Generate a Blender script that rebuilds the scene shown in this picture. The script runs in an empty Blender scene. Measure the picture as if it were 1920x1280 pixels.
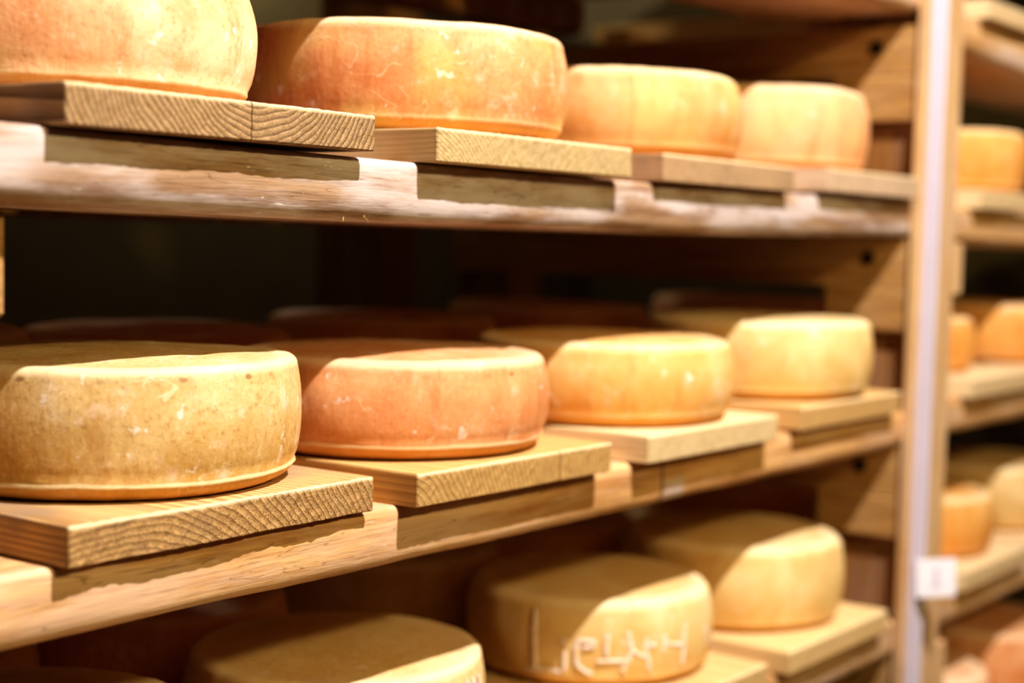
import bpy, math, random
from mathutils import Vector, Matrix, noise

scene = bpy.context.scene
COL = scene.collection
PI = math.pi
rnd = random.Random(7)

# ------------------------------------------------------------------ objects
def tag(o, label=None, cat=None, group=None, kind=None):
    if label: o['label'] = label
    if cat: o['category'] = cat
    if group: o['group'] = group
    if kind: o['kind'] = kind
    return o

def mesh_obj(name, verts, faces, mat, parent=None, loc=(0, 0, 0), smooth=False):
    me = bpy.data.meshes.new(name)
    me.from_pydata([tuple(v) for v in verts], [], faces)
    me.validate(); me.update()
    if smooth:
        for p in me.polygons: p.use_smooth = True
    if mat: me.materials.append(mat)
    o = bpy.data.objects.new(name, me)
    COL.objects.link(o)
    o.location = loc
    if parent: o.parent = parent
    return o

def empty(name, loc=(0, 0, 0)):
    o = bpy.data.objects.new(name, None)
    o.empty_display_size = .05
    COL.objects.link(o); o.location = loc
    return o

def bevel_box(x0, x1, y0, y1, z0, z1, b=.002, V=None, F=None):
    """box with chamfered edges (24 verts)"""
    V = [] if V is None else V; F = [] if F is None else F
    n0 = len(V)
    c = {}
    for sx in (0, 1):
        for sy in (0, 1):
            for sz in (0, 1):
                X = (x0, x1)[sx]; Y = (y0, y1)[sy]; Z = (z0, z1)[sz]
                ix = b * (1 - 2 * sx); iy = b * (1 - 2 * sy); iz = b * (1 - 2 * sz)
                c[sx, sy, sz, 0] = len(V); V.append((X, Y + iy, Z + iz))
                c[sx, sy, sz, 1] = len(V); V.append((X + ix, Y, Z + iz))
                c[sx, sy, sz, 2] = len(V); V.append((X + ix, Y + iy, Z))
    g = lambda a, b_, d, k: c[a, b_, d, k]
    F.append((g(0,0,0,0), g(0,0,1,0), g(0,1,1,0), g(0,1,0,0)))
    F.append((g(1,0,0,0), g(1,1,0,0), g(1,1,1,0), g(1,0,1,0)))
    F.append((g(0,0,0,1), g(1,0,0,1), g(1,0,1,1), g(0,0,1,1)))
    F.append((g(0,1,0,1), g(0,1,1,1), g(1,1,1,1), g(1,1,0,1)))
    F.append((g(0,0,0,2), g(0,1,0,2), g(1,1,0,2), g(1,0,0,2)))
    F.append((g(0,0,1,2), g(1,0,1,2), g(1,1,1,2), g(0,1,1,2)))
    for a in (0, 1):
        for b_ in (0, 1):
            F.append((g(a,b_,0,0), g(a,b_,1,0), g(a,b_,1,1), g(a,b_,0,1)))
            F.append((g(a,0,b_,0), g(a,1,b_,0), g(a,1,b_,2), g(a,0,b_,2)))
            F.append((g(0,a,b_,1), g(1,a,b_,1), g(1,a,b_,2), g(0,a,b_,2)))
    for k in list(c):
        if k[3] == 0: F.append((c[k[:3] + (0,)], c[k[:3] + (1,)], c[k[:3] + (2,)]))
    return V, F

def fix_normals(o):
    import bmesh
    bm = bmesh.new(); bm.from_mesh(o.data)
    bmesh.ops.recalc_face_normals(bm, faces=bm.faces)
    bm.to_mesh(o.data); bm.free()
    return o

def box_obj(name, x0, x1, y0, y1, z0, z1, mat, parent=None, b=.002):
    ox, oy, oz = (x0 + x1) / 2, (y0 + y1) / 2, (z0 + z1) / 2
    V, F = bevel_box(x0 - ox, x1 - ox, y0 - oy, y1 - oy, z0 - oz, z1 - oz, b)
    return fix_normals(mesh_obj(name, V, F, mat, parent, (ox, oy, oz)))

# ------------------------------------------------------------------ materials
class NT:
    def __init__(s, name, rough=.6, spec=.3):
        s.m = bpy.data.materials.new(name); s.m.use_nodes = True
        s.t = s.m.node_tree; s.t.nodes.clear()
        s.out = s.n('ShaderNodeOutputMaterial'); s.b = s.n('ShaderNodeBsdfPrincipled')
        s.b.inputs['Roughness'].default_value = rough
        s.b.inputs['Specular IOR Level'].default_value = spec
        s.l(s.b.outputs[0], s.out.inputs[0])
        s.tc = s.n('ShaderNodeTexCoord')
    def n(s, t, **k):
        q = s.t.nodes.new(t)
        for a, v in k.items(): setattr(q, a, v)
        return q
    def l(s, a, b): s.t.links.new(a, b)
    def put(s, sock, v):
        if hasattr(v, 'links'): s.l(v, sock)
        else:
            if isinstance(v, (tuple, list)) and len(v) == 3 and sock.type == 'RGBA': v = tuple(v) + (1,)
            sock.default_value = v
    def math(s, op, a, b=0.0, c=0.0, clamp=False):
        q = s.n('ShaderNodeMath', operation=op, use_clamp=clamp)
        s.put(q.inputs[0], a); s.put(q.inputs[1], b)
        if op in ('MULTIPLY_ADD', 'SMOOTH_MIN', 'COMPARE'): s.put(q.inputs[2], c)
        return q.outputs[0]
    def sep(s, v):
        q = s.n('ShaderNodeSeparateXYZ'); s.l(v, q.inputs[0]); return q.outputs
    def comb(s, x, y, z):
        q = s.n('ShaderNodeCombineXYZ')
        for i, v in enumerate((x, y, z)): s.put(q.inputs[i], v)
        return q.outputs[0]
    def noise(s, vec, scale, detail=3, rough=.55, dist=0.0):
        q = s.n('ShaderNodeTexNoise')
        s.l(vec, q.inputs['Vector']); q.inputs['Scale'].default_value = scale
        q.inputs['Detail'].default_value = detail; q.inputs['Roughness'].default_value = rough
        q.inputs['Distortion'].default_value = dist
        return q.outputs['Fac']
    def ramp(s, fac, stops, interp='LINEAR'):
        q = s.n('ShaderNodeValToRGB'); q.color_ramp.interpolation = interp
        e = q.color_ramp.elements
        while len(e) < len(stops): e.new(.5)
        for i, (p, c) in enumerate(stops):
            e[i].position = p
            e[i].color = (tuple(c) + (1,)) if isinstance(c, (tuple, list)) else (c, c, c, 1)
        s.l(fac, q.inputs[0]); return q.outputs[0]
    def mix(s, fac, a, b, mode='MIX'):
        q = s.n('ShaderNodeMix', data_type='RGBA', blend_type=mode)
        s.put(q.inputs[0], fac); s.put(q.inputs[6], a); s.put(q.inputs[7], b)
        return q.outputs[2]
    def step(s, v, lo, hi):
        q = s.n('ShaderNodeMapRange', interpolation_type='SMOOTHSTEP')
        s.put(q.inputs[0], v); q.inputs[1].default_value = lo; q.inputs[2].default_value = hi
        return q.outputs[0]
    def vadd(s, v, off):
        q = s.n('ShaderNodeVectorMath', operation='ADD'); s.l(v, q.inputs[0]); q.inputs[1].default_value = off
        return q.outputs[0]
    def bump(s, h, strength=.4, dist=.001):
        q = s.n('ShaderNodeBump'); q.inputs['Strength'].default_value = strength
        q.inputs['Distance'].default_value = dist
        s.l(h, q.inputs['Height']); s.l(q.outputs[0], s.b.inputs['Normal'])
    def color(s, c): s.put(s.b.inputs['Base Color'], c)

def lin(r, g, b):
    f = lambda c: (c / 255 / 12.92) if c <= 10 else ((c / 255 + .055) / 1.055) ** 2.4
    return (f(r), f(g), f(b))

def plank_mat(name, seed, ring=(.16, -.03), light=(214, 170, 112), dark=(128, 84, 44), grey=.3, spacing=.0046, rays=.5, crack=None, contrast=.8):
    """solid timber with its grain along local y, so end faces show arcs and pores"""
    T = NT(name, .75, .2)
    o = T.tc.outputs['Object']
    x, y, z = T.sep(o)
    so = T.vadd(o, (seed * 1.7, seed * 3.1, seed * .9))
    sx, sy, sz = T.sep(so)
    lowv = T.comb(sx, T.math('MULTIPLY', sy, .12), sz)
    wob = T.noise(lowv, 14, 2, .5)
    dx = T.math('SUBTRACT', x, ring[0]); dz = T.math('SUBTRACT', z, ring[1])
    dx = T.math('ADD', dx, T.math('MULTIPLY', y, .012))
    d = T.math('SQRT', T.math('ADD', T.math('MULTIPLY', dx, dx), T.math('MULTIPLY', dz, dz)))
    d = T.math('ADD', d, T.math('MULTIPLY', T.math('SUBTRACT', wob, .5), .022))
    ph = T.math('FRACT', T.math('DIVIDE', d, spacing))
    late = T.math('POWER', ph, 1.6)
    late = T.math('MULTIPLY', late, T.step(ph, 1.0, .88))
    finev = T.comb(sx, T.math('MULTIPLY', sy, .04), sz)
    fine = T.noise(finev, 900, 3, .65)
    pores = T.step(fine, .52, .36)
    med = T.noise(finev, 130, 4, .6)
    c = T.mix(T.math('MULTIPLY', late, contrast), lin(*light), lin(*dark))
    c = T.mix(T.math('MULTIPLY', T.step(med, .42, .72), .35), c, lin(light[0] * .72, light[1] * .62, light[2] * .5))
    patch = T.noise(so, 9, 3, .6)
    c = T.mix(T.math('MULTIPLY', T.step(patch, .45, .7), grey), c, lin(150, 128, 108))
    front = T.step(y, .006, .0)
    c = T.mix(T.math('MULTIPLY', front, .55), c, T.mix(1.0, c, (.62, .57, .52), 'MULTIPLY'))
    c = T.mix(T.math('MULTIPLY', T.math('MULTIPLY', pores, front), rays), c, lin(92, 62, 34))
    # pale furry arris where the saw left fibres
    edge = T.math('MULTIPLY', front, T.step(z, .0262, .0292))
    c = T.mix(T.math('MULTIPLY', edge, .75), c, lin(244, 220, 178))
    if crack is not None:
        wig = T.math('MULTIPLY', T.math('SUBTRACT', T.noise(so, 160, 2), .5), .0018)
        cr = T.math('ABSOLUTE', T.math('SUBTRACT', T.math('ADD', x, wig), crack))
        cf = T.math('MULTIPLY', T.step(cr, .0011, .0003), T.step(y, .02, .01))
        c = T.mix(T.math('MULTIPLY', cf, .9), c, lin(60, 34, 16))
    T.color(c)
    h = T.math('ADD', T.math('MULTIPLY', fine, .8), T.math('MULTIPLY', late, -.5))
    h = T.math('ADD', h, med)
    T.bump(h, .7, .0011)
    return T.m

def beam_mat(name, seed, base=(196, 150, 104), dark=(140, 92, 50), chalk=.6, chalkcol=(226, 208, 200), axis=0, joint=None, under=True):
    """planed timber, grain along x (axis 0), y (1) or z (2), with chalky patches"""
    T = NT(name, .7, .25)
    o = T.tc.outputs['Object']
    so = T.vadd(o, (seed * 2.3, seed * 1.1, seed * .7))
    c3 = list(T.sep(so)); l3 = T.sep(o)
    g = c3[:]; g[axis] = T.math('MULTIPLY', c3[axis], .05)
    gv = T.comb(*g)
    g2 = c3[:]; g2[axis] = T.math('MULTIPLY', c3[axis], .2); gv2 = T.comb(*g2)
    fine = T.noise(gv, 420, 4, .65); broad = T.noise(gv, 75, 3, .55, .6)
    c = T.mix(T.step(broad, .35, .68), lin(*base), lin(*dark))
    c = T.mix(T.math('MULTIPLY', T.step(fine, .5, .72), .5), c, lin(dark[0] * .7, dark[1] * .65, dark[2] * .6))
    pt = T.noise(gv2, 22, 5, .62)
    c = T.mix(T.math('MULTIPLY', T.step(pt, .40, .62), chalk), c, lin(*chalkcol))
    fl = T.noise(gv2, 150, 4, .7)
    c = T.mix(T.math('MULTIPLY', T.step(fl, .64, .70), chalk * .9), c, lin(244, 236, 232))
    # cracks running with the grain
    ck = T.noise(gv, 60, 2, .5, 1.2)
    ckl = T.step(T.math('ABSOLUTE', T.math('SUBTRACT', ck, .5)), .008, .001)
    c = T.mix(T.math('MULTIPLY', ckl, .45), c, lin(96, 60, 36))
    if joint is not None:
        jd = T.math('ABSOLUTE', T.math('SUBTRACT', l3[axis], joint))
        c = T.mix(T.math('MULTIPLY', T.step(jd, .004, .001), .8), c, lin(62, 62, 84))
        jp = T.math('SUBTRACT', l3[axis], joint + .028)
        pf = T.math('MULTIPLY', T.step(T.math('ABSOLUTE', jp), .028, .014), T.step(l3[2], .030, .020))
        c = T.mix(T.math('MULTIPLY', pf, .5), c, lin(214, 212, 226))
    T.color(c)
    T.bump(T.math('ADD', T.math('MULTIPLY', fine, .7), pt), .55, .0012)
    return T.m

def cheese_mat(name, R, H, seed, low, mid, high, white=.25, spots=0, spotd=.0095, lip=1.0, mottle=.5, grad=.55, patchcol=None):
    T = NT(name, .62, .32)
    o = T.tc.outputs['Object']
    x, y, z = T.sep(o)
    so = T.vadd(o, (seed * 1.3, seed * 2.9, seed * .6))
    th = T.math('ARCTAN2', y, x)
    rr = T.math('SQRT', T.math('ADD', T.math('MULTIPLY', x, x), T.math('MULTIPLY', y, y)))
    side = T.step(rr, R - .030, R - .016)
    cyl = T.comb(T.math('ADD', T.math('MULTIPLY', th, R), seed * .37), T.math('MULTIPLY', z, .22), seed * .11)
    n1 = T.noise(so, 13, 5, .6, .4)
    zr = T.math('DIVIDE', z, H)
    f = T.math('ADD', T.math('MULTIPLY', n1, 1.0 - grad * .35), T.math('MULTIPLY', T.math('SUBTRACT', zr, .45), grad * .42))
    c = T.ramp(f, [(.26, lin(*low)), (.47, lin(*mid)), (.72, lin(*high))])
    if patchcol:
        pn = T.noise(T.vadd(so, (4, 1, 7)), 11, 3, .5)
        c = T.mix(T.math('MULTIPLY', T.step(pn, .47, .66), .7), c, lin(*patchcol))
    fine = T.noise(so, 170, 5, .7)
    c = T.mix(T.math('MULTIPLY', T.step(fine, .50, .72), mottle), c, lin(low[0] * .80, low[1] * .72, low[2] * .62))
    c = T.mix(T.math('MULTIPLY', T.step(fine, .47, .30), mottle * .6), c, lin(min(255, high[0] + 12), min(255, high[1] + 16), min(255, high[2] + 24)))
    st = T.noise(cyl, 60, 4, .6)
    c = T.mix(T.math('MULTIPLY', T.math('MULTIPLY', T.step(st, .54, .70), side), .35), c, lin(low[0] * .88, low[1] * .80, low[2] * .7))
    # pale bloom
    bl = T.noise(T.vadd(so, (9, 3, 2)), 34, 4, .65)
    c = T.mix(T.math('MULTIPLY', T.step(bl, .55, .72), white), c, lin(250, 226, 208))
    fk = T.noise(T.vadd(so, (1, 8, 5)), 48, 3, .6)
    c = T.mix(T.math('MULTIPLY', T.step(fk, .64, .71), min(.8, white * 1.7)), c, lin(250, 240, 236))
    cz = T.noise(T.comb(T.math('MULTIPLY', th, R), T.math('MULTIPLY', z, 1.6), seed * .21), 24, 1, .5, .8)
    cm = T.step(T.noise(T.vadd(so, (3, 3, 3)), 16, 2), .50, .60)
    crs = T.math('MULTIPLY', T.math('MULTIPLY', T.step(T.math('ABSOLUTE', T.math('SUBTRACT', cz, .5)), .012, .003), cm), side)
    c = T.mix(T.math('MULTIPLY', crs, min(.4, white)), c, lin(250, 230, 196))
    # moulded ledge just above the base, with a cream highlight painted along it
    jit = T.math('MULTIPLY', T.math('SUBTRACT', T.noise(so, 25, 2), .5), .004)
    zj = T.math('ADD', z, jit)
    lowband = T.math('MULTIPLY', T.step(zj, .0135, .010), side)
    c = T.mix(T.math('MULTIPLY', lowband, .6), c, lin(206, 148, 60))
    ln = T.math('MULTIPLY', T.step(T.math('ABSOLUTE', T.math('SUBTRACT', zj, .0142)), .0026, .0008), side)
    c = T.mix(T.math('MULTIPLY', ln, .5 * lip), c, lin(252, 232, 190))
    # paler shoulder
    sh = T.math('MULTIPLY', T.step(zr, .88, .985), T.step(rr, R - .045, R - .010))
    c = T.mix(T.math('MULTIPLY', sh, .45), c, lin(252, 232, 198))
    if spots:
        u = T.math('SUBTRACT', T.math('FRACT', T.math('ADD', T.math('MULTIPLY', th, spots / (2 * PI)), T.math('MULTIPLY', n1, .35))), .5)
        u = T.math('MULTIPLY', u, 2 * PI * R / spots)
        v = T.math('SUBTRACT', zj, H - spotd)
        e = T.math('ADD', T.math('POWER', T.math('DIVIDE', u, .0040), 2.0), T.math('POWER', T.math('DIVIDE', v, .0022), 2.0))
        e = T.math('ADD', e, T.math('MULTIPLY', T.math('SUBTRACT', fine, .5), 4.5))
        pres = T.step(T.noise(T.comb(T.math('MULTIPLY', th, 2.2), 0.0, seed), 1.0, 1, .5), .42, .55)
        c = T.mix(T.math('MULTIPLY', T.math('MULTIPLY', T.math('MULTIPLY', T.step(e, 1.7, .1), side), pres), .7), c, lin(130, 80, 30))
    T.color(c)
    h = T.math('ADD', T.math('MULTIPLY', fine, .5), T.math('MULTIPLY', n1, .8))
    h = T.math('ADD', h, T.math('MULTIPLY', T.math('MULTIPLY', st, side), 1.1))
    T.bump(h, .5, .0016)
    return T.m

def plain_mat(name, col, rough=.6, scale=30, amt=.25, dark=None, metal=0.0, bump=.2):
    T = NT(name, rough, .3)
    n = T.noise(T.tc.outputs['Object'], scale, 4, .6)
    d = dark or tuple(c * .75 for c in col)
    T.color(T.mix(T.math('MULTIPLY', T.step(n, .35, .7), amt), lin(*col), lin(*d)))
    T.b.inputs['Metallic'].default_value = metal
    T.bump(n, bump, .002)
    return T.m

# ------------------------------------------------------------------ heights
SZ = {0: .6350, 1: .3108, 2: 0.0, 3: -.3179, 4: -.6320}      # nominal top of the boards
TH = .0304                                                 # board thickness
BH = .0550                                                 # beam height

def sag(s, x):
    """height offset of a shelf beam at x"""
    if x < 1.56:
        t = ((x - .76) / .74) ** 2
        a = {0: .010, 1: .0055, 2: .0020, 3: .003, 4: 0}[s]
        b = {0: .003, 1: .0000, 2: .0000, 3: .000, 4: 0}[s]
        return b + a * (min(t, 1.2) - .6)
    t = ((x - 2.42) / .78) ** 2
    a = {0: .022, 1: .006, 2: .002, 3: .002, 4: .002}[s]
    b = {0: -.034, 1: -.006, 2: .002, 3: .006, 4: .004}[s]
    return b + a * (min(t, 1.2) - .5)

# ------------------------------------------------------------------ beams
def make_beam(name, s, x0, x1, yf, depth, mat, label, group=None, round_=.007, cham=.010):
    z1 = -TH; z0 = -TH - BH
    # profile (y, z) counter-clockwise, rounded top front, chamfered lower front
    pr = []
    for k in range(6):
        a = PI / 2 * k / 5
        pr.append((round_ - round_ * math.sin(PI / 2 - a) * 1.0 if False else round_ * (1 - math.cos(PI / 2 - a)), z1 - round_ * (1 - math.sin(PI / 2 - a))))
    pr += [(0, z1 - BH * .35), (0, z1 - BH * .6), (.0006, z0 + cham * 1.15), (.0035, z0 + cham * .5), (.008, z0 + cham * .15), (.013, z0),
           (depth - .003, z0), (depth, z0 + .003), (depth, z1 - .003), (depth - .003, z1)]
    n = max(8, int((x1 - x0) / .02)); m = len(pr)
    V = []; F = []
    zb = SZ[s]
    for i in range(n + 1):
        x = x0 + (x1 - x0) * i / n
        for j, (py, pz) in enumerate(pr):
            q = noise.noise(Vector((x * 9, j * .7, s * 3.3))) * .0012 + noise.noise(Vector((x * 60, j * 1.9, s))) * .0004
            wy = q if 4 <= j <= 11 else 0
            wz = q if 8 <= j <= 11 else 0
            V.append((x, yf + py + wy, zb + pz + sag(s, x) + wz))
    for i in range(n):
        for j in range(m):
            a = i * m + j; b = i * m + (j + 1) % m
            F.append((a, b, b + m, a + m))
    F.append(tuple(range(m - 1, -1, -1))); F.append(tuple(n * m + j for j in range(m)))
    o = mesh_obj(name, V, F, mat)
    for p in o.data.polygons: p.use_smooth = len(p.vertices) == 4
    # move origin to the beam's own start
    off = Vector((x0, yf, zb + z0)); o.data.transform(Matrix.Translation(-off)); o.location = off
    fix_normals(o)
    o.data.set_sharp_from_angle(angle=math.radians(50))
    tag(o, label, 'beam', group)
    return o

# ------------------------------------------------------------------ boards
def make_board(s, x0, w, y, mat, label, L=.75, seed=0, rough=1.0, lift=0.0, rotz=0.0):
    zs = max(sag(s, x0), sag(s, x0 + w)) + .0004 + lift
    t = TH
    nx = 64
    st = [0, .0006, .0018] + [w * k / nx for k in range(1, nx)] + [w - .0018, w - .0006, w]
    # profile in (y,z): front bottom -> front top -> back
    zz = [.0, .0012, .006, .012, .018, .024, t - .0012, t]
    prof = [(.0014, 0.0)] + [(0.0, z) for z in zz[1:-1]] + [(.0014, t)] + [(.02, t), (.2, t), (L - .002, t), (L, t - .002), (L, .002), (L - .002, 0), (.2, 0), (.02, 0)]
    m = len(prof); V = []; F = []
    for i, x in enumerate(st):
        e = min(i, len(st) - 1 - i)
        ins = (.0022, .0008, 0)[e] if e < 3 else 0
        for j, (py, pz) in enumerate(prof):
            yy, z2 = py, pz
            if j <= 7:
                q = noise.noise(Vector((x * 130 + seed * 5, pz * 160, seed * 1.7))) * .0008 * rough + noise.noise(Vector((x * 20 + seed, pz * 12, seed))) * .0012 * rough
                yy += q + ins
                if j in (0,): z2 += max(0, noise.noise(Vector((x * 190, seed, 3)))) * .0022 * rough
                if j in (7,): z2 += noise.noise(Vector((x * 150, seed, 8))) * .0007 * rough
            if e == 0: z2 = max(.0015, min(t - .0015, z2))
            V.append((x, yy, z2))
    for i in range(len(st) - 1):
        for j in range(m):
            a = i * m + j; b = i * m + (j + 1) % m
            F.append((a, b, b + m, a + m))
    F.append(tuple(range(m - 1, -1, -1))); F.append(tuple((len(st) - 1) * m + j for j in range(m)))
    o = mesh_obj('shelf_board', V, F, mat, None, (x0, y, SZ[s] - TH + zs))
    o.rotation_euler.z = rotz
    fix_normals(o)
    tag(o, label, 'board')
    o['top_z'] = SZ[s] + zs
    return o

# ------------------------------------------------------------------ cheese
def cheese_profile(R, H, lip=1.0, bulge=.004, shoulder=.016, dome=.0):
    B = R - bulge
    P = [(0, 0), (R * .6, 0), (B - .027, 0), (B - .0175, .0008), (B - .0105, .0030), (B - .0055, .0065), (B - .0022, .0103), (B - .0006 + .0006 * lip, .0138), (B - .0010 * lip, .0170)]
    for k in range(1, 10):
        u = k / 10
        P.append((R - bulge * abs(2 * u - 1) ** 2.2, .017 + (H - .017 - shoulder * .9) * u))
    zt = H - shoulder * .9
    for k in range(0, 7):
        a = PI / 2 * k / 6
        P.append((R - bulge - shoulder * (1 - math.cos(a)), zt + shoulder * .9 * math.sin(a)))
    P += [(R - bulge - shoulder - .006, H - .0002), (R - bulge - shoulder - .014, H - .0012), (R * .7, H - .0012 + dome * .45), (R * .5, H - .0012 + dome * .75), (R * .25, H - .001 + dome * .95), (0, H - .001 + dome)]
    return P

def r_at(P, z):
    for (r0, z0), (r1, z1) in zip(P[3:], P[4:]):
        if z0 <= z <= z1 and z1 > z0: return r0 + (r1 - r0) * (z - z0) / (z1 - z0)
    return P[9][0]

def make_cheese(cx, cy, zt, R, H, mat, label, seed=0, lip=1.0, bulge=.004, shoulder=.016, wob=1.0, group=None, dome=.004):
    P = cheese_profile(R, H, lip, bulge, shoulder, dome)
    N = 128; V = [(0, 0, 0)]; F = []
    rings = P[1:-1]
    for j, (r, z) in enumerate(rings):
        for i in range(N):
            a = 2 * PI * i / N
            ca, sa = math.cos(a), math.sin(a)
            q = noise.noise(Vector((ca * 1.6, sa * 1.6, z * 9 + seed * 7.1))) * .0024
            q += noise.noise(Vector((ca * 7, sa * 7, z * 30 + seed * 3.1))) * .0009
            q += noise.noise(Vector((ca * 22, sa * 22, z * 8 + seed * 9.7))) * .0005   # cloth folds
            edge = 1.0 if r > R - .03 else 0.0
            rr = r + q * wob * edge
            dz = 0
            if z > H * .6: dz = noise.noise(Vector((ca * 2.2 * r / R, sa * 2.2 * r / R, seed * 5.5))) * .0013 * wob + noise.noise(Vector((ca * 9 * r / R, sa * 9 * r / R, seed * 2.2))) * .0007 * wob
            V.append((rr * ca, rr * sa, z + dz))
    V.append((0, 0, P[-1][1]))
    for i in range(N): F.append((0, 1 + (i + 1) % N, 1 + i))
    for j in range(len(rings) - 1):
        for i in range(N):
            a = 1 + j * N + i; b = 1 + j * N + (i + 1) % N
            F.append((a, b, b + N, a + N))
    top = len(V) - 1; base = 1 + (len(rings) - 1) * N
    for i in range(N): F.append((base + i, base + (i + 1) % N, top))
    o = mesh_obj('cheese_wheel', V, F, mat, None, (cx, cy, zt + .0003), smooth=True)
    tag(o, label, 'cheese', group)
    return o, P

def marks(parent, P, strokes, width, mat, seed=3):
    """chalky brush strokes lying on the rind, given as (angle, height) polylines"""
    r2 = random.Random(seed)
    for s in strokes:
        V = []; F = []; pts = []
        for (a0, z0), (a1, z1) in zip(s, s[1:]):
            for k in range(6): pts.append((a0 + (a1 - a0) * k / 6, z0 + (z1 - z0) * k / 6))
        pts.append(s[-1])
        R0 = r_at(P, .05); prev = None
        for i, (a, z) in enumerate(pts):
            a2, z2 = pts[min(i + 1, len(pts) - 1)]; a1, z1 = pts[max(i - 1, 0)]
            tx, tz = (a2 - a1) * R0, z2 - z1; ln = math.hypot(tx, tz) or 1
            nx_, nz_ = -tz / ln, tx / ln
            w = width * (.75 + .5 * r2.random()) * (.6 if i in (0, len(pts) - 1) else 1) / 2
            idx = []
            for q in (-1, -.4, .4, 1):
                aa = a + nx_ * w * q / R0; zz = z + nz_ * w * q
                rr = r_at(P, zz) + (.0024 if abs(q) < .9 else .0008)
                idx.append(len(V)); V.append((rr * math.cos(aa), rr * math.sin(aa), zz))
            if prev:
                for k in range(3): F.append((prev[k], prev[k + 1], idx[k + 1], idx[k]))
            prev = idx
        mesh_obj('brushed_stroke', V, F, mat, parent, smooth=True)['label'] = 'white painted stroke on the rind'

# ================================================================== BUILD
# ---- room
m_wall = plain_mat('grey_green_plaster', (96, 84, 56), .9, 6, .3)
m_dark = plain_mat('dark_brown_wall', (34, 25, 16), .9, 6, .3)
m_floor = plain_mat('cellar_concrete', (88, 62, 36), .8, 5, .35)
m_ceil = plain_mat('cellar_ceiling', (60, 54, 46), .9, 5, .3)
XL, XR, YF, YB, Z0, Z1 = -3.2, 3.26, -5.2, 1.75, -1.25, 2.65
def slab(name, a, b, mat):
    o = box_obj(name, a[0], b[0], a[1], b[1], a[2], b[2], mat, None, .001)
    return tag(o, kind='structure')
slab('floor', (XL, YF, Z0 - .08), (XR, YB, Z0), m_floor)
slab('ceiling', (XL, YF, Z1), (XR, YB, Z1 + .08), m_ceil)
slab('wall_back', (XL, YB, Z0), (XR, YB + .08, Z1), m_wall)
slab('wall_front', (XL, YF - .08, Z0), (XR, YF, Z1), m_dark)
slab('wall_left', (XL - .08, YF, Z0), (XL, YB, Z1), m_dark)
slab('wall_right', (XR, YF, Z0), (XR + .08, YB, Z1), m_wall)

# ---- rack end frame
m_post = beam_mat('pale_post_timber', 3.1, (212, 174, 126), (182, 138, 90), .35, (218, 190, 166), axis=2)
m_rail = beam_mat('cross_rail_timber', 5.4, (190, 148, 90), (152, 108, 56), .2, (206, 178, 148), axis=1)
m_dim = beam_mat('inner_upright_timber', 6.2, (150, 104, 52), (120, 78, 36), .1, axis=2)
m_bolt = plain_mat('dark_bolt_steel', (46, 34, 24), .5, 80, .3, metal=.6)
XFR = 1.515
fr = empty('rack_frame', (1.57, 0, Z0))
tag(fr, 'upright wooden end frame of the cheese rack carrying the pale plastic strip', 'shelf frame')
def fpart(name, x0, x1, y0, y1, z0, z1, mat, b=.002, par=None):
    o = box_obj(name, x0, x1, y0, y1, z0, z1, mat, None, b)
    o.parent = fr; o.location = Vector(o.location) - Vector(fr.location)
    return o
fpart('front_post', 1.510, 1.648, 0.0, .019, Z0, 1.30, m_post, .003)
fpart('inner_upright', 1.5335, 1.590, .0195, .150, Z0, 1.30, m_dim, .002)
fpart('rear_post', 1.5340, 1.640, .775, .885, Z0, 1.30, m_dim, .003)
for s, (rb, gb, bz) in {0: (.466, .398, .507), 1: (.151, .086, .194), 2: (-.163, -.225, -.120), 3: (-.478, -.54, -.435), 4: (-.79, -.86, -.75)}.items():
    top = SZ[s] - TH - BH - .012 if s == 0 else SZ[s] - TH - BH - .002
    rail = fpart('cross_rail', XFR, 1.533, .0200, .885, rb, top, m_rail, .002)
    gus = fpart('gusset_plate', XFR, 1.533, .0200, .152, gb, rb - .0005, m_rail, .002)
    # bolt head on the rail
    V = []; F = []; n = 20
    for (r, d) in ((.0105, 0), (.0105, -.003), (.008, -.0045), (.0045, -.0045), (.004, -.002)):
        for i in range(n):
            a = 2 * PI * i / n; V.append((d, r * math.cos(a), r * math.sin(a)))
    for j in range(4):
        for i in range(n): F.append((j * n + i, j * n + (i + 1) % n, (j + 1) * n + (i + 1) % n, (j + 1) * n + i))
    F.append(tuple(4 * n + i for i in range(n)))
    bo = mesh_obj('bolt', V, F, m_bolt, rail, smooth=False); fix_normals(bo)
    bo.location = (XFR - 1.524, .083 - (.02 + .885) / 2, bz - (rb + top) / 2)
    bo['label'] = 'dark bolt head'
# cleats that carry the beams of the next bay
for s in (1, 3):
    zc = SZ[s] - TH - BH + (.004 if s == 1 else .006)
    fpart('support_cleat', 1.6485, 1.688, 0.0015, .060, zc - .090, zc - .010, m_post, .003)
# intermediate bracket under the upper shelf at the left edge
br = box_obj('shelf_bracket', -.085, -.0255, .050, .560, .148, SZ[1] - TH - BH - .0025, m_rail, None, .003)
tag(br, 'light wooden bracket at the left edge under the upper shelf beam', 'bracket')

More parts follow.
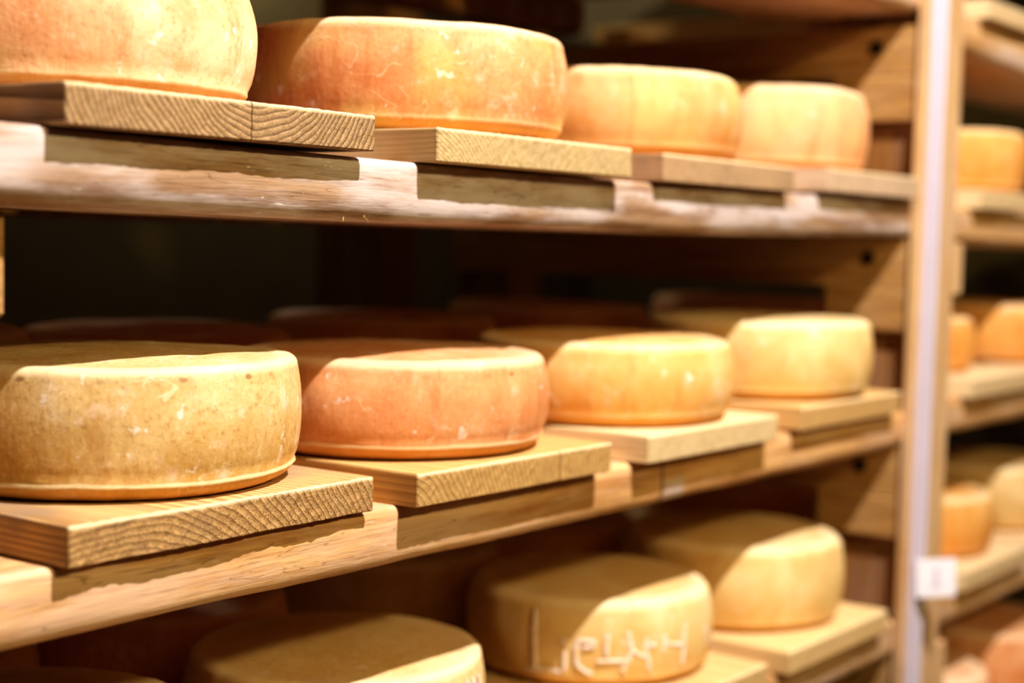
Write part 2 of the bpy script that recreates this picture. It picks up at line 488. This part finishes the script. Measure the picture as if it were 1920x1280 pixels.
# ---- pale plastic strip down the post, and the tag on it
m_strip = plain_mat('lavender_white_plastic', (208, 196, 214), .4, 12, .12, bump=.05)
V = []; F = []
prof = [(0, 0), (0, -.0075), (.0025, -.0095), (.0065, -.0095), (.0085, -.0080), (.0335, -.0080), (.0355, -.0095), (.0395, -.0095), (.042, -.0075), (.042, 0)]
zs_ = [Z0 + .05, -.6, 0, .6, 1.25]
for z in zs_:
    for (px, py) in prof: V.append((px, py, z))
m = len(prof)
for i in range(len(zs_) - 1):
    for j in range(m): F.append((i * m + j, i * m + (j + 1) % m, (i + 1) * m + (j + 1) % m, (i + 1) * m + j))
F.append(tuple(range(m))); F.append(tuple((len(zs_) - 1) * m + j for j in range(m)))
stp = fix_normals(mesh_obj('plastic_strip', V, F, m_strip, None, (1.517, -.0006, 0)))
tag(stp, 'narrow lavender white plastic strip running down the wooden post', 'strip')
m_card = plain_mat('white_card', (236, 230, 242), .6, 20, .1, bump=.05)
m_ink = plain_mat('grey_ink', (196, 186, 206), .6, 20, .1, bump=.02)
tg = empty('shelf_tag', (1.5395, -.0345, -.2790))
tg.rotation_euler = (0, math.radians(-2), math.radians(-44))
V, F = bevel_box(-.0315, .0315, -.0008, .0008, -.029, .029, .0004)
fix_normals(mesh_obj('card', V, F, m_card, tg))
ip = [(-.007, .009), (-.003, .014), (.003, .015), (.003, -.012), (.008, -.012), (.008, -.015), (-.008, -.015), (-.008, -.012), (-.003, -.012), (-.003, .009)]
V = [(x, -.0012, z) for x, z in ip] + [(x, -.0009, z) for x, z in ip]
k = len(ip)
F = [tuple(range(k)), tuple(range(2 * k - 1, k - 1, -1))] + [(i, (i + 1) % k, k + (i + 1) % k, k + i) for i in range(k)]
nu = fix_normals(mesh_obj('faded_number', V, F, m_ink, tg)); nu['label'] = 'faint grey mark in the middle of the card'
tag(tg, 'small square white card tag sticking out from the plastic strip on the post', 'tag')

# ---- beams
CH = .62
bm = {
 (0, 0): beam_mat('top_beam_timber', 11, (214, 172, 124), (176, 126, 76), .5),
 (1, 0): beam_mat('upper_beam_timber', 12.6, (178, 144, 114), (132, 98, 72), .8, (214, 200, 200)),
 (2, 0): beam_mat('middle_beam_timber', 14.2, (226, 178, 122), (186, 132, 80), .42, (236, 208, 188), joint=.827 + 1.0),
 (3, 0): beam_mat('lower_beam_timber', 16.1, (206, 166, 122), (166, 120, 76), .5),
}
bm2 = beam_mat('next_bay_beam_timber', 18.4, (216, 172, 124), (178, 130, 80), .5)
YBEAM = .018
names = {0: 'topmost shelf beam, its underside seen along the top edge', 1: 'worn whitish beam carrying the upper row of boards and cheeses',
         2: 'warm brown beam carrying the middle row of boards and cheeses', 3: 'pale beam under the lowest row of cheeses left of the post'}
beams = {}
for s in (0, 1, 2, 3):
    beams[s, 0] = make_beam('shelf_beam', s, -1.0, 1.5135, YBEAM, .245, bm[s, 0], names[s])  # depth widened so lamp light cannot leak through the board gaps
names2 = {0: 'top right beam sloping down behind the post', 1: 'beam right of the post under the upper orange cheese', 2: 'beam right of the post at mid height, below the small cheese',
          3: 'beam right of the post just below the white tag height', 4: 'lowest beam right of the post, under the pink cheese'}
for s in (0, 1, 2, 3, 4):
    beams[s, 1] = make_beam('shelf_beam', s, 1.6495 if s not in () else 1.66, 3.1, YBEAM, .245, bm2, names2[s])
rear_names = {0: 'top', 1: 'upper', 2: 'middle', 3: 'lowest'}
for s in (0, 1, 2, 3):
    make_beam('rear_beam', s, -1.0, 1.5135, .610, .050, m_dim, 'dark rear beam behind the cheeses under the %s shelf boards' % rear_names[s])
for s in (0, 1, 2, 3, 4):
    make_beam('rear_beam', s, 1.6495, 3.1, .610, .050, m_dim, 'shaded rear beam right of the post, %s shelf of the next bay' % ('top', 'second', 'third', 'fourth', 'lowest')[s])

# little splinters hanging from the upper beam
m_spl = plain_mat('pale_splinter', (226, 196, 130), .7, 60, .2)
def splinter(parent, x, y, z, pts, w):
    V = []; F = []
    for i, (dx, dz) in enumerate(pts):
        ww = w * (1 - .8 * i / (len(pts) - 1))
        for q in ((-ww, 0), (0, -ww), (ww, 0), (0, ww)): V.append((dx + q[0], q[1], dz + q[0] * .2))
    for i in range(len(pts) - 1):
        for j in range(4): F.append((i * 4 + j, i * 4 + (j + 1) % 4, i * 4 + 4 + (j + 1) % 4, i * 4 + 4 + j))
    F.append((0, 1, 2, 3)); n = 4 * (len(pts) - 1); F.append((n, n + 1, n + 2, n + 3))
    o = mesh_obj('splinter', V, F, m_spl, parent); fix_normals(o)
    o.location = Vector((x, y, z)) - Vector(parent.location)
    return o
ub = beams[1, 0]
zb1 = SZ[1] - TH - BH + sag(1, .3)
splinter(ub, .318, YBEAM + .004, zb1 + .0045, [(0, 0), (.001, -.002), (.0045, -.003), (.006, -.006)], .0011)
splinter(ub, .292, YBEAM + .004, zb1 + .003, [(0, 0), (-.0004, -.003), (0, -.0045)], .0006)
splinter(ub, .232, YBEAM + .003, zb1 + .004, [(0, 0), (.002, -.004)], .0004)
splinter(ub, .150, YBEAM + .003, zb1 + .004, [(0, 0), (.003, -.005)], .0004)
splinter(ub, .158, YBEAM + .003, zb1 + .004, [(0, 0), (.003, -.004)], .0003)

# ---- boards: (shelf, x, width, y, kwargs, label)
BD = {}
def bd(key, s, x, w, y, label, **kw):
    mk = {k: kw.pop(k) for k in ('ring', 'light', 'dark', 'grey', 'spacing', 'rays', 'crack', 'contrast') if k in kw}
    sd = kw.get('seed', 1)
    BD[key] = make_board(s, x, w, y, plank_mat('board_timber_' + key, sd, **mk), label, **kw)
    return BD[key]
bd('11', 1, -.0136, .321, 0.0, 'upper left board with curved dark growth rings and a split in its end', seed=2.2, ring=(.185, .085), light=(216, 180, 134), dark=(74, 46, 28), crack=.176, spacing=.0050, rays=.6, grey=.4, contrast=1.0)
bd('12', 1, .3831, .3225, -.006, 'speckled yellowish board under the second orange cheese of the upper row', seed=4.1, ring=(-.02, -.06), light=(226, 200, 150), dark=(170, 132, 84), spacing=.004, rays=.4, grey=.2, contrast=.4)
bd('13', 1, .7836, .3174, .0026, 'greyish board under the third cheese of the upper row', seed=5.7, ring=(.10, .12), light=(212, 178, 140), dark=(150, 112, 82), rays=.25, grey=.5, contrast=.5, rough=.5)
bd('14', 1, 1.1937, .3035, .0012, 'pale board at the right end of the upper row touching the post', seed=6.9, ring=(.3, .1), light=(228, 200, 172), dark=(186, 148, 112), rays=.15, grey=.25, contrast=.4, rough=.5)
bd('21', 2, -.006, .328, .004, 'thick rough-sawn board under the yellow cheese at lower left', seed=8.3, ring=(.05, -.16), light=(228, 186, 128), dark=(116, 74, 38), spacing=.0058, rays=.9, grey=.65, contrast=.85, rough=1.7, rotz=math.radians(.6))
bd('22', 2, .3660, .3163, -.006, 'second board of the middle row, with chipped bright front edge', seed=9.4, ring=(-.03, -.05), light=(222, 182, 118), dark=(150, 104, 56), spacing=.0062, rays=.35, grey=.1, crack=.222, contrast=.65, rough=1.2)
bd('23', 2, .7561, .307, -.0058, 'smooth pale cream board, third of the middle row', seed=10.2, ring=(.2, -.2), light=(240, 214, 168), dark=(224, 190, 136), rays=.1, grey=0.0, contrast=.3, rough=.3)
bd('24', 2, 1.142, .320, 0.0, 'tan board at the right end of the middle row', seed=11.8, ring=(.1, -.2), light=(226, 186, 126), dark=(188, 140, 80), rays=.2, grey=.05, contrast=.4, rough=.4, lift=.0015)
bd('31', 3, -.010, .320, 0.0, 'board under the hidden cheese in the bottom left corner', seed=12.4, ring=(.1, -.1))
bd('32', 3, .372, .320, 0.0, 'board under the white-streaked cheese at the bottom edge', seed=13.6, ring=(.1, -.1))
bd('33', 3, .755, .316, 0.0, 'board under the cheese marked with white lettering', seed=14.9, ring=(.2, -.2), light=(230, 196, 140), dark=(196, 150, 92), rays=.15, grey=.05, contrast=.4, rough=.5)
bd('34', 3, 1.1307, .3163, 0.0, 'board of the lowest row nearest the post', seed=15.3, ring=(.2, -.2), light=(236, 204, 150), dark=(200, 158, 104), rays=.1, grey=0.0, contrast=.35, rough=.4)
for i, x in enumerate((-.010, .372, .755, 1.135)):
    bd('0%d' % (i + 1), 0, x, .318 if i < 3 else .365, 0.0, 'overhead board seen only from below, %s from the left' % ('first', 'second', 'third', 'fourth')[i], seed=20 + i, ring=(.1, -.1))
for s in (0, 1, 2, 3, 4):
    for i, x in enumerate((1.750, 2.140)):
        nm = {0: 'top', 1: 'second', 2: 'third', 3: 'fourth', 4: 'lowest'}[s]
        bd('%d%d' % (s, 5 + i), s, x + (.0 if s != 3 else .0), .320, 0.0,
           ('board nearest the post on the %s shelf right of the post' if i == 0 else 'board further right on the %s shelf right of the post') % nm,
           seed=30 + s * 2 + i, ring=(.1, -.15), light=(240, 212, 168), dark=(208, 168, 116), rays=.1, grey=0.0, contrast=.35, rough=.4)

# ---- cheeses
YEL = dict(low=(196, 150, 80), mid=(212, 176, 118), high=(228, 204, 156))
AMB = dict(low=(206, 134, 58), mid=(218, 156, 80), high=(228, 182, 118))
ORA = dict(low=(208, 128, 74), mid=(222, 156, 106), high=(232, 188, 142))
PNK = dict(low=(224, 150, 100), mid=(236, 180, 136), high=(242, 206, 168))
GOL = dict(low=(222, 152, 70), mid=(230, 178, 108), high=(240, 204, 150))
CRM = dict(low=(216, 170, 98), mid=(228, 194, 134), high=(240, 216, 170))
def top_of(k): return BD[k]['top_z']
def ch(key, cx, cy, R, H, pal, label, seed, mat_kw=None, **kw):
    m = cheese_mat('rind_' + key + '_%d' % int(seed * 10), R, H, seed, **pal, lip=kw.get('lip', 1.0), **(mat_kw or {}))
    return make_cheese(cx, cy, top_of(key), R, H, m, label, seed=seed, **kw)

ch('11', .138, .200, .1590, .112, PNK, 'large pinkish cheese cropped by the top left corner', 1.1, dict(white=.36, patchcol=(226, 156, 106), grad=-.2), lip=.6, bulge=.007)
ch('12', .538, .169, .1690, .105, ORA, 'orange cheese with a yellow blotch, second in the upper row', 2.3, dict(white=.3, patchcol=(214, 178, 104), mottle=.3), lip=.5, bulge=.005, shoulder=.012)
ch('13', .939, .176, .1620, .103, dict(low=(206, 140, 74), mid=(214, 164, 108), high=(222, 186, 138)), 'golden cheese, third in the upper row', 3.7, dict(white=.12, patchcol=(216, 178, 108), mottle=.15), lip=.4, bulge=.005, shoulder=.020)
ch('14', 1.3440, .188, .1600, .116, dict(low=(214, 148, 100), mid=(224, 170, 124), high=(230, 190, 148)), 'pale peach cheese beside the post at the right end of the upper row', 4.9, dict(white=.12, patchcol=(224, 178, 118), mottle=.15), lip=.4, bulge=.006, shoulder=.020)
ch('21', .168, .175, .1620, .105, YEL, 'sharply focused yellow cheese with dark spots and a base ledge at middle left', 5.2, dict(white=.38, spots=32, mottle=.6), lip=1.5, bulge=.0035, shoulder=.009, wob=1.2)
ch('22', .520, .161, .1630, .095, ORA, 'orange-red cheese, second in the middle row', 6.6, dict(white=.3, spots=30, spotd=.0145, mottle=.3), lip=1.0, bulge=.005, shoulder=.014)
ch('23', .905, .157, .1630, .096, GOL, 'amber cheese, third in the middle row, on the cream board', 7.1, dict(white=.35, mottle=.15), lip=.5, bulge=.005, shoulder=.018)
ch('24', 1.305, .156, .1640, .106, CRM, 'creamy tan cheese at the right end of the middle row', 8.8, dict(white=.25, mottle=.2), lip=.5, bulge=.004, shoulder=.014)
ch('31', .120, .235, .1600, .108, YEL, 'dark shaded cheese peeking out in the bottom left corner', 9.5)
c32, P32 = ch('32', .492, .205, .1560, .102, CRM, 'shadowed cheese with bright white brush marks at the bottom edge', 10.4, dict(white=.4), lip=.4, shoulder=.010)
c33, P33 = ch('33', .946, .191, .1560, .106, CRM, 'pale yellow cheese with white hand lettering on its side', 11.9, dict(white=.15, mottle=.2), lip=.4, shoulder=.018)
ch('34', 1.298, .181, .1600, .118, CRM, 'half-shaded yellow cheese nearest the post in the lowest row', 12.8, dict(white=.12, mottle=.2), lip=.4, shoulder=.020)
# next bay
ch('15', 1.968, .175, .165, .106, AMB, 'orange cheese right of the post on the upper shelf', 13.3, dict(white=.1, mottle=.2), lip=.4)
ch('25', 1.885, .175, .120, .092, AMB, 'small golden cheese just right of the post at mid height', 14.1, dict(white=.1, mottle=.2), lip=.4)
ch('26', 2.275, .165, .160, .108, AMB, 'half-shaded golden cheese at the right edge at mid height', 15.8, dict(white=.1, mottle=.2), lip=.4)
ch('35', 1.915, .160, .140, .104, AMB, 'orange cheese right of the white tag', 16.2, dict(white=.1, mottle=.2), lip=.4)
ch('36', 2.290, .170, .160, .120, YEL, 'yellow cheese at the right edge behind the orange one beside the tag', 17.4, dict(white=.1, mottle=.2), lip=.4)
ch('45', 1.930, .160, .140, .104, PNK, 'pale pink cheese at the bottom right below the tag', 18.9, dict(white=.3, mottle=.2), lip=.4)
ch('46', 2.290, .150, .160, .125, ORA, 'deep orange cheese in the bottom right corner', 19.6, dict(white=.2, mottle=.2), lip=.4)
# second row, standing deeper on the same boards
back = {'11': .150, '12': .545, '13': .940, '14': 1.345, '21': .155, '22': .525, '23': .912, '24': 1.302, '31': .20, '32': .52, '33': .925, '34': 1.290,
        '15': 1.92, '25': 1.92, '26': 2.30, '35': 1.92, '36': 2.30}
where = {'1': 'upper', '2': 'middle', '3': 'lowest'}
nth = {'1': 'first', '2': 'second', '3': 'third', '4': 'fourth'}
bmats = [cheese_mat('rear_rind_%d' % i, .16, .105, 40 + i * 3.3, **p, white=.15) for i, p in enumerate((ORA, YEL, GOL))]
for i, (k, x) in enumerate(back.items()):
    H = .104 + .006 * math.sin(i * 2.1)
    if int(k[1]) <= 4:
        lb = 'dark shaded cheese standing behind the %s front cheese of the %s row' % (nth[k[1]], where[k[0]])
    else:
        lb = 'shaded cheese behind the %s front cheese right of the post, %s shelf' % ('first' if k[1] == '5' else 'second', where[k[0]])
    make_cheese(x, (.580 if k == '31' else .525 + .008 * math.sin(i * 1.7)), top_of(k), .160, H, bmats[i % 3] if k[0] != '2' else bmats[0], lb, seed=50 + i, lip=.5, bulge=.005)

# lettering
m_chalk = plain_mat('white_casein_paint', (242, 226, 218), .85, 120, .8, dark=(228, 194, 146), bump=.4)
S33 = [[(-2.989, 0.0937), (-2.98, 0.0591), (-2.971, 0.0231)], [(-3.073, 0.0192), (-2.948, 0.0209), (-2.821, 0.0215)], [(-2.739, 0.0474), (-2.741, 0.0327), (-2.743, 0.0194)], [(-2.812, 0.0209), (-2.768, 0.019)], [(-2.771, 0.0583), (-2.715, 0.057)], [(-2.631, 0.0619), (-2.654, 0.0471), (-2.647, 0.0312), (-2.591, 0.0237), (-2.523, 0.0195)], [(-2.631, 0.0599), (-2.564, 0.0604), (-2.509, 0.0594), (-2.529, 0.0533), (-2.596, 0.0509)], [(-2.413, 0.0696), (-2.42, 0.055), (-2.42, 0.0417)], [(-2.492, 0.0356), (-2.374, 0.0361), (-2.253, 0.0365)], [(-2.256, 0.0731), (-2.24, 0.0611), (-2.222, 0.0476), (-2.253, 0.0358), (-2.286, 0.0267), (-2.276, 0.02)], [(-2.22, 0.0489), (-2.155, 0.0417), (-2.108, 0.0411)], [(-2.099, 0.0637), (-2.11, 0.0518), (-2.103, 0.0397), (-2.073, 0.0326), (-2.065, 0.0204)], [(-1.933, 0.0652), (-1.946, 0.052), (-1.948, 0.0413)], [(-2.087, 0.0542), (-2.023, 0.052)], [(-1.72, 0.0734), (-1.733, 0.05), (-1.731, 0.0227)], [(-1.93, 0.053), (-1.739, 0.0474)], [(-1.411, 0.0624), (-1.362, 0.0482), (-1.262, 0.032)]]
marks(c33, P33, S33, .0062, m_chalk)
S32 = [[(-2.10, .085), (-2.09, .03)], [(-2.032, 0.090), (-2.022, 0.040)], [(-1.978, 0.088), (-1.93, 0.086), (-1.958, 0.040)], [(-1.86, 0.088), (-1.854, 0.035)], [(-1.782, 0.089), (-1.764, 0.030)], [(-1.57, 0.088), (-1.546, 0.035)],
       [(-1.415, 0.089), (-1.372, 0.080), (-1.359, 0.03)], [(-1.208, 0.088), (-1.145, 0.05)], [(-1.67, .087), (-1.66, .03)], [(-1.48, .088), (-1.45, .04)], [(-1.30, .088), (-1.27, .04)]]
marks(c32, P32, S32, .0075, m_chalk, 5)

# ---- unseen decks added higher up to keep lamp light off the back wall
for z, lb in ((.955, 'unseen plank deck added above the top beam to block lamp light'), (1.275, 'highest unseen plank deck, added to block lamp light')):
    o = box_obj('light_block_deck', -1.0, 1.4990, 0.0, .74, z - .085, z, m_dim, None, .003); tag(o, lb, 'shelf')
    o = box_obj('light_block_deck', 1.6495, 3.1, 0.0, .74, z - .085, z, m_dim, None, .003); tag(o, lb + ', right of the post', 'shelf')
# ---- posts of the rack standing behind
for i, (x0, lb) in enumerate(((1.42, 'dark post of the rack standing behind, seen between the shelves'),)):
    o = box_obj('rear_rack_post', x0, x0 + .09, .965, 1.135, Z0, 1.3, m_dim, None, .003)
    tag(o, lb, 'post')

# ================================================================== LIGHT
def point(name, loc, power, col, size):
    L = bpy.data.lights.new(name, 'POINT'); L.energy = power; L.color = col; L.shadow_soft_size = size
    o = bpy.data.objects.new(name, L); COL.objects.link(o); o.location = loc
    return o
point('ceiling_lamp', (.35, -1.30, 2.23), 465, (1.0, .965, .95), .022)
point('aisle_lamp', (.2, -2.60, 1.50), 160, (1.0, .80, .36), .10)
point('rear_wall_fill', (1.75, 1.48, .98), 7, (1.0, .9, .7), .05)  # fill light added behind the racks to lift the dark back wall
w = bpy.data.worlds.new('cellar'); scene.world = w; w.use_nodes = True
w.node_tree.nodes['Background'].inputs[0].default_value = (1, .8, .55, 1)
w.node_tree.nodes['Background'].inputs[1].default_value = .01

# ================================================================== CAMERA
cd = bpy.data.cameras.new('camera'); cam = bpy.data.objects.new('camera', cd); COL.objects.link(cam)
Rv = Vector((0.59707761, -0.80179652, 0.02491333)); Uv = Vector((0.03912888, 0.06013011, 0.99742333)); Fv = Vector((0.80122859, 0.59456431, -0.06727575))
M = Matrix.Identity(4)
for i in range(3):
    M[i][0] = Rv[i]; M[i][1] = Uv[i]; M[i][2] = -Fv[i]
M.translation = Vector((-0.70277766, -0.89915901, 0.21494694))
cam.matrix_world = M
cd.sensor_width = 36; cd.lens = 2942.69 / 1920 * 36
cd.clip_start = .02
cd.dof.use_dof = True; cd.dof.focus_distance = 1.31; cd.dof.aperture_fstop = 2.45
scene.camera = cam

scene.view_settings.view_transform = 'Standard'
try: scene.view_settings.look = 'Medium High Contrast'
except Exception: scene.view_settings.look = 'None'
pass
scene.view_settings.exposure = 0
scene.cycles.use_denoising = True
scene.cycles.max_bounces = 5
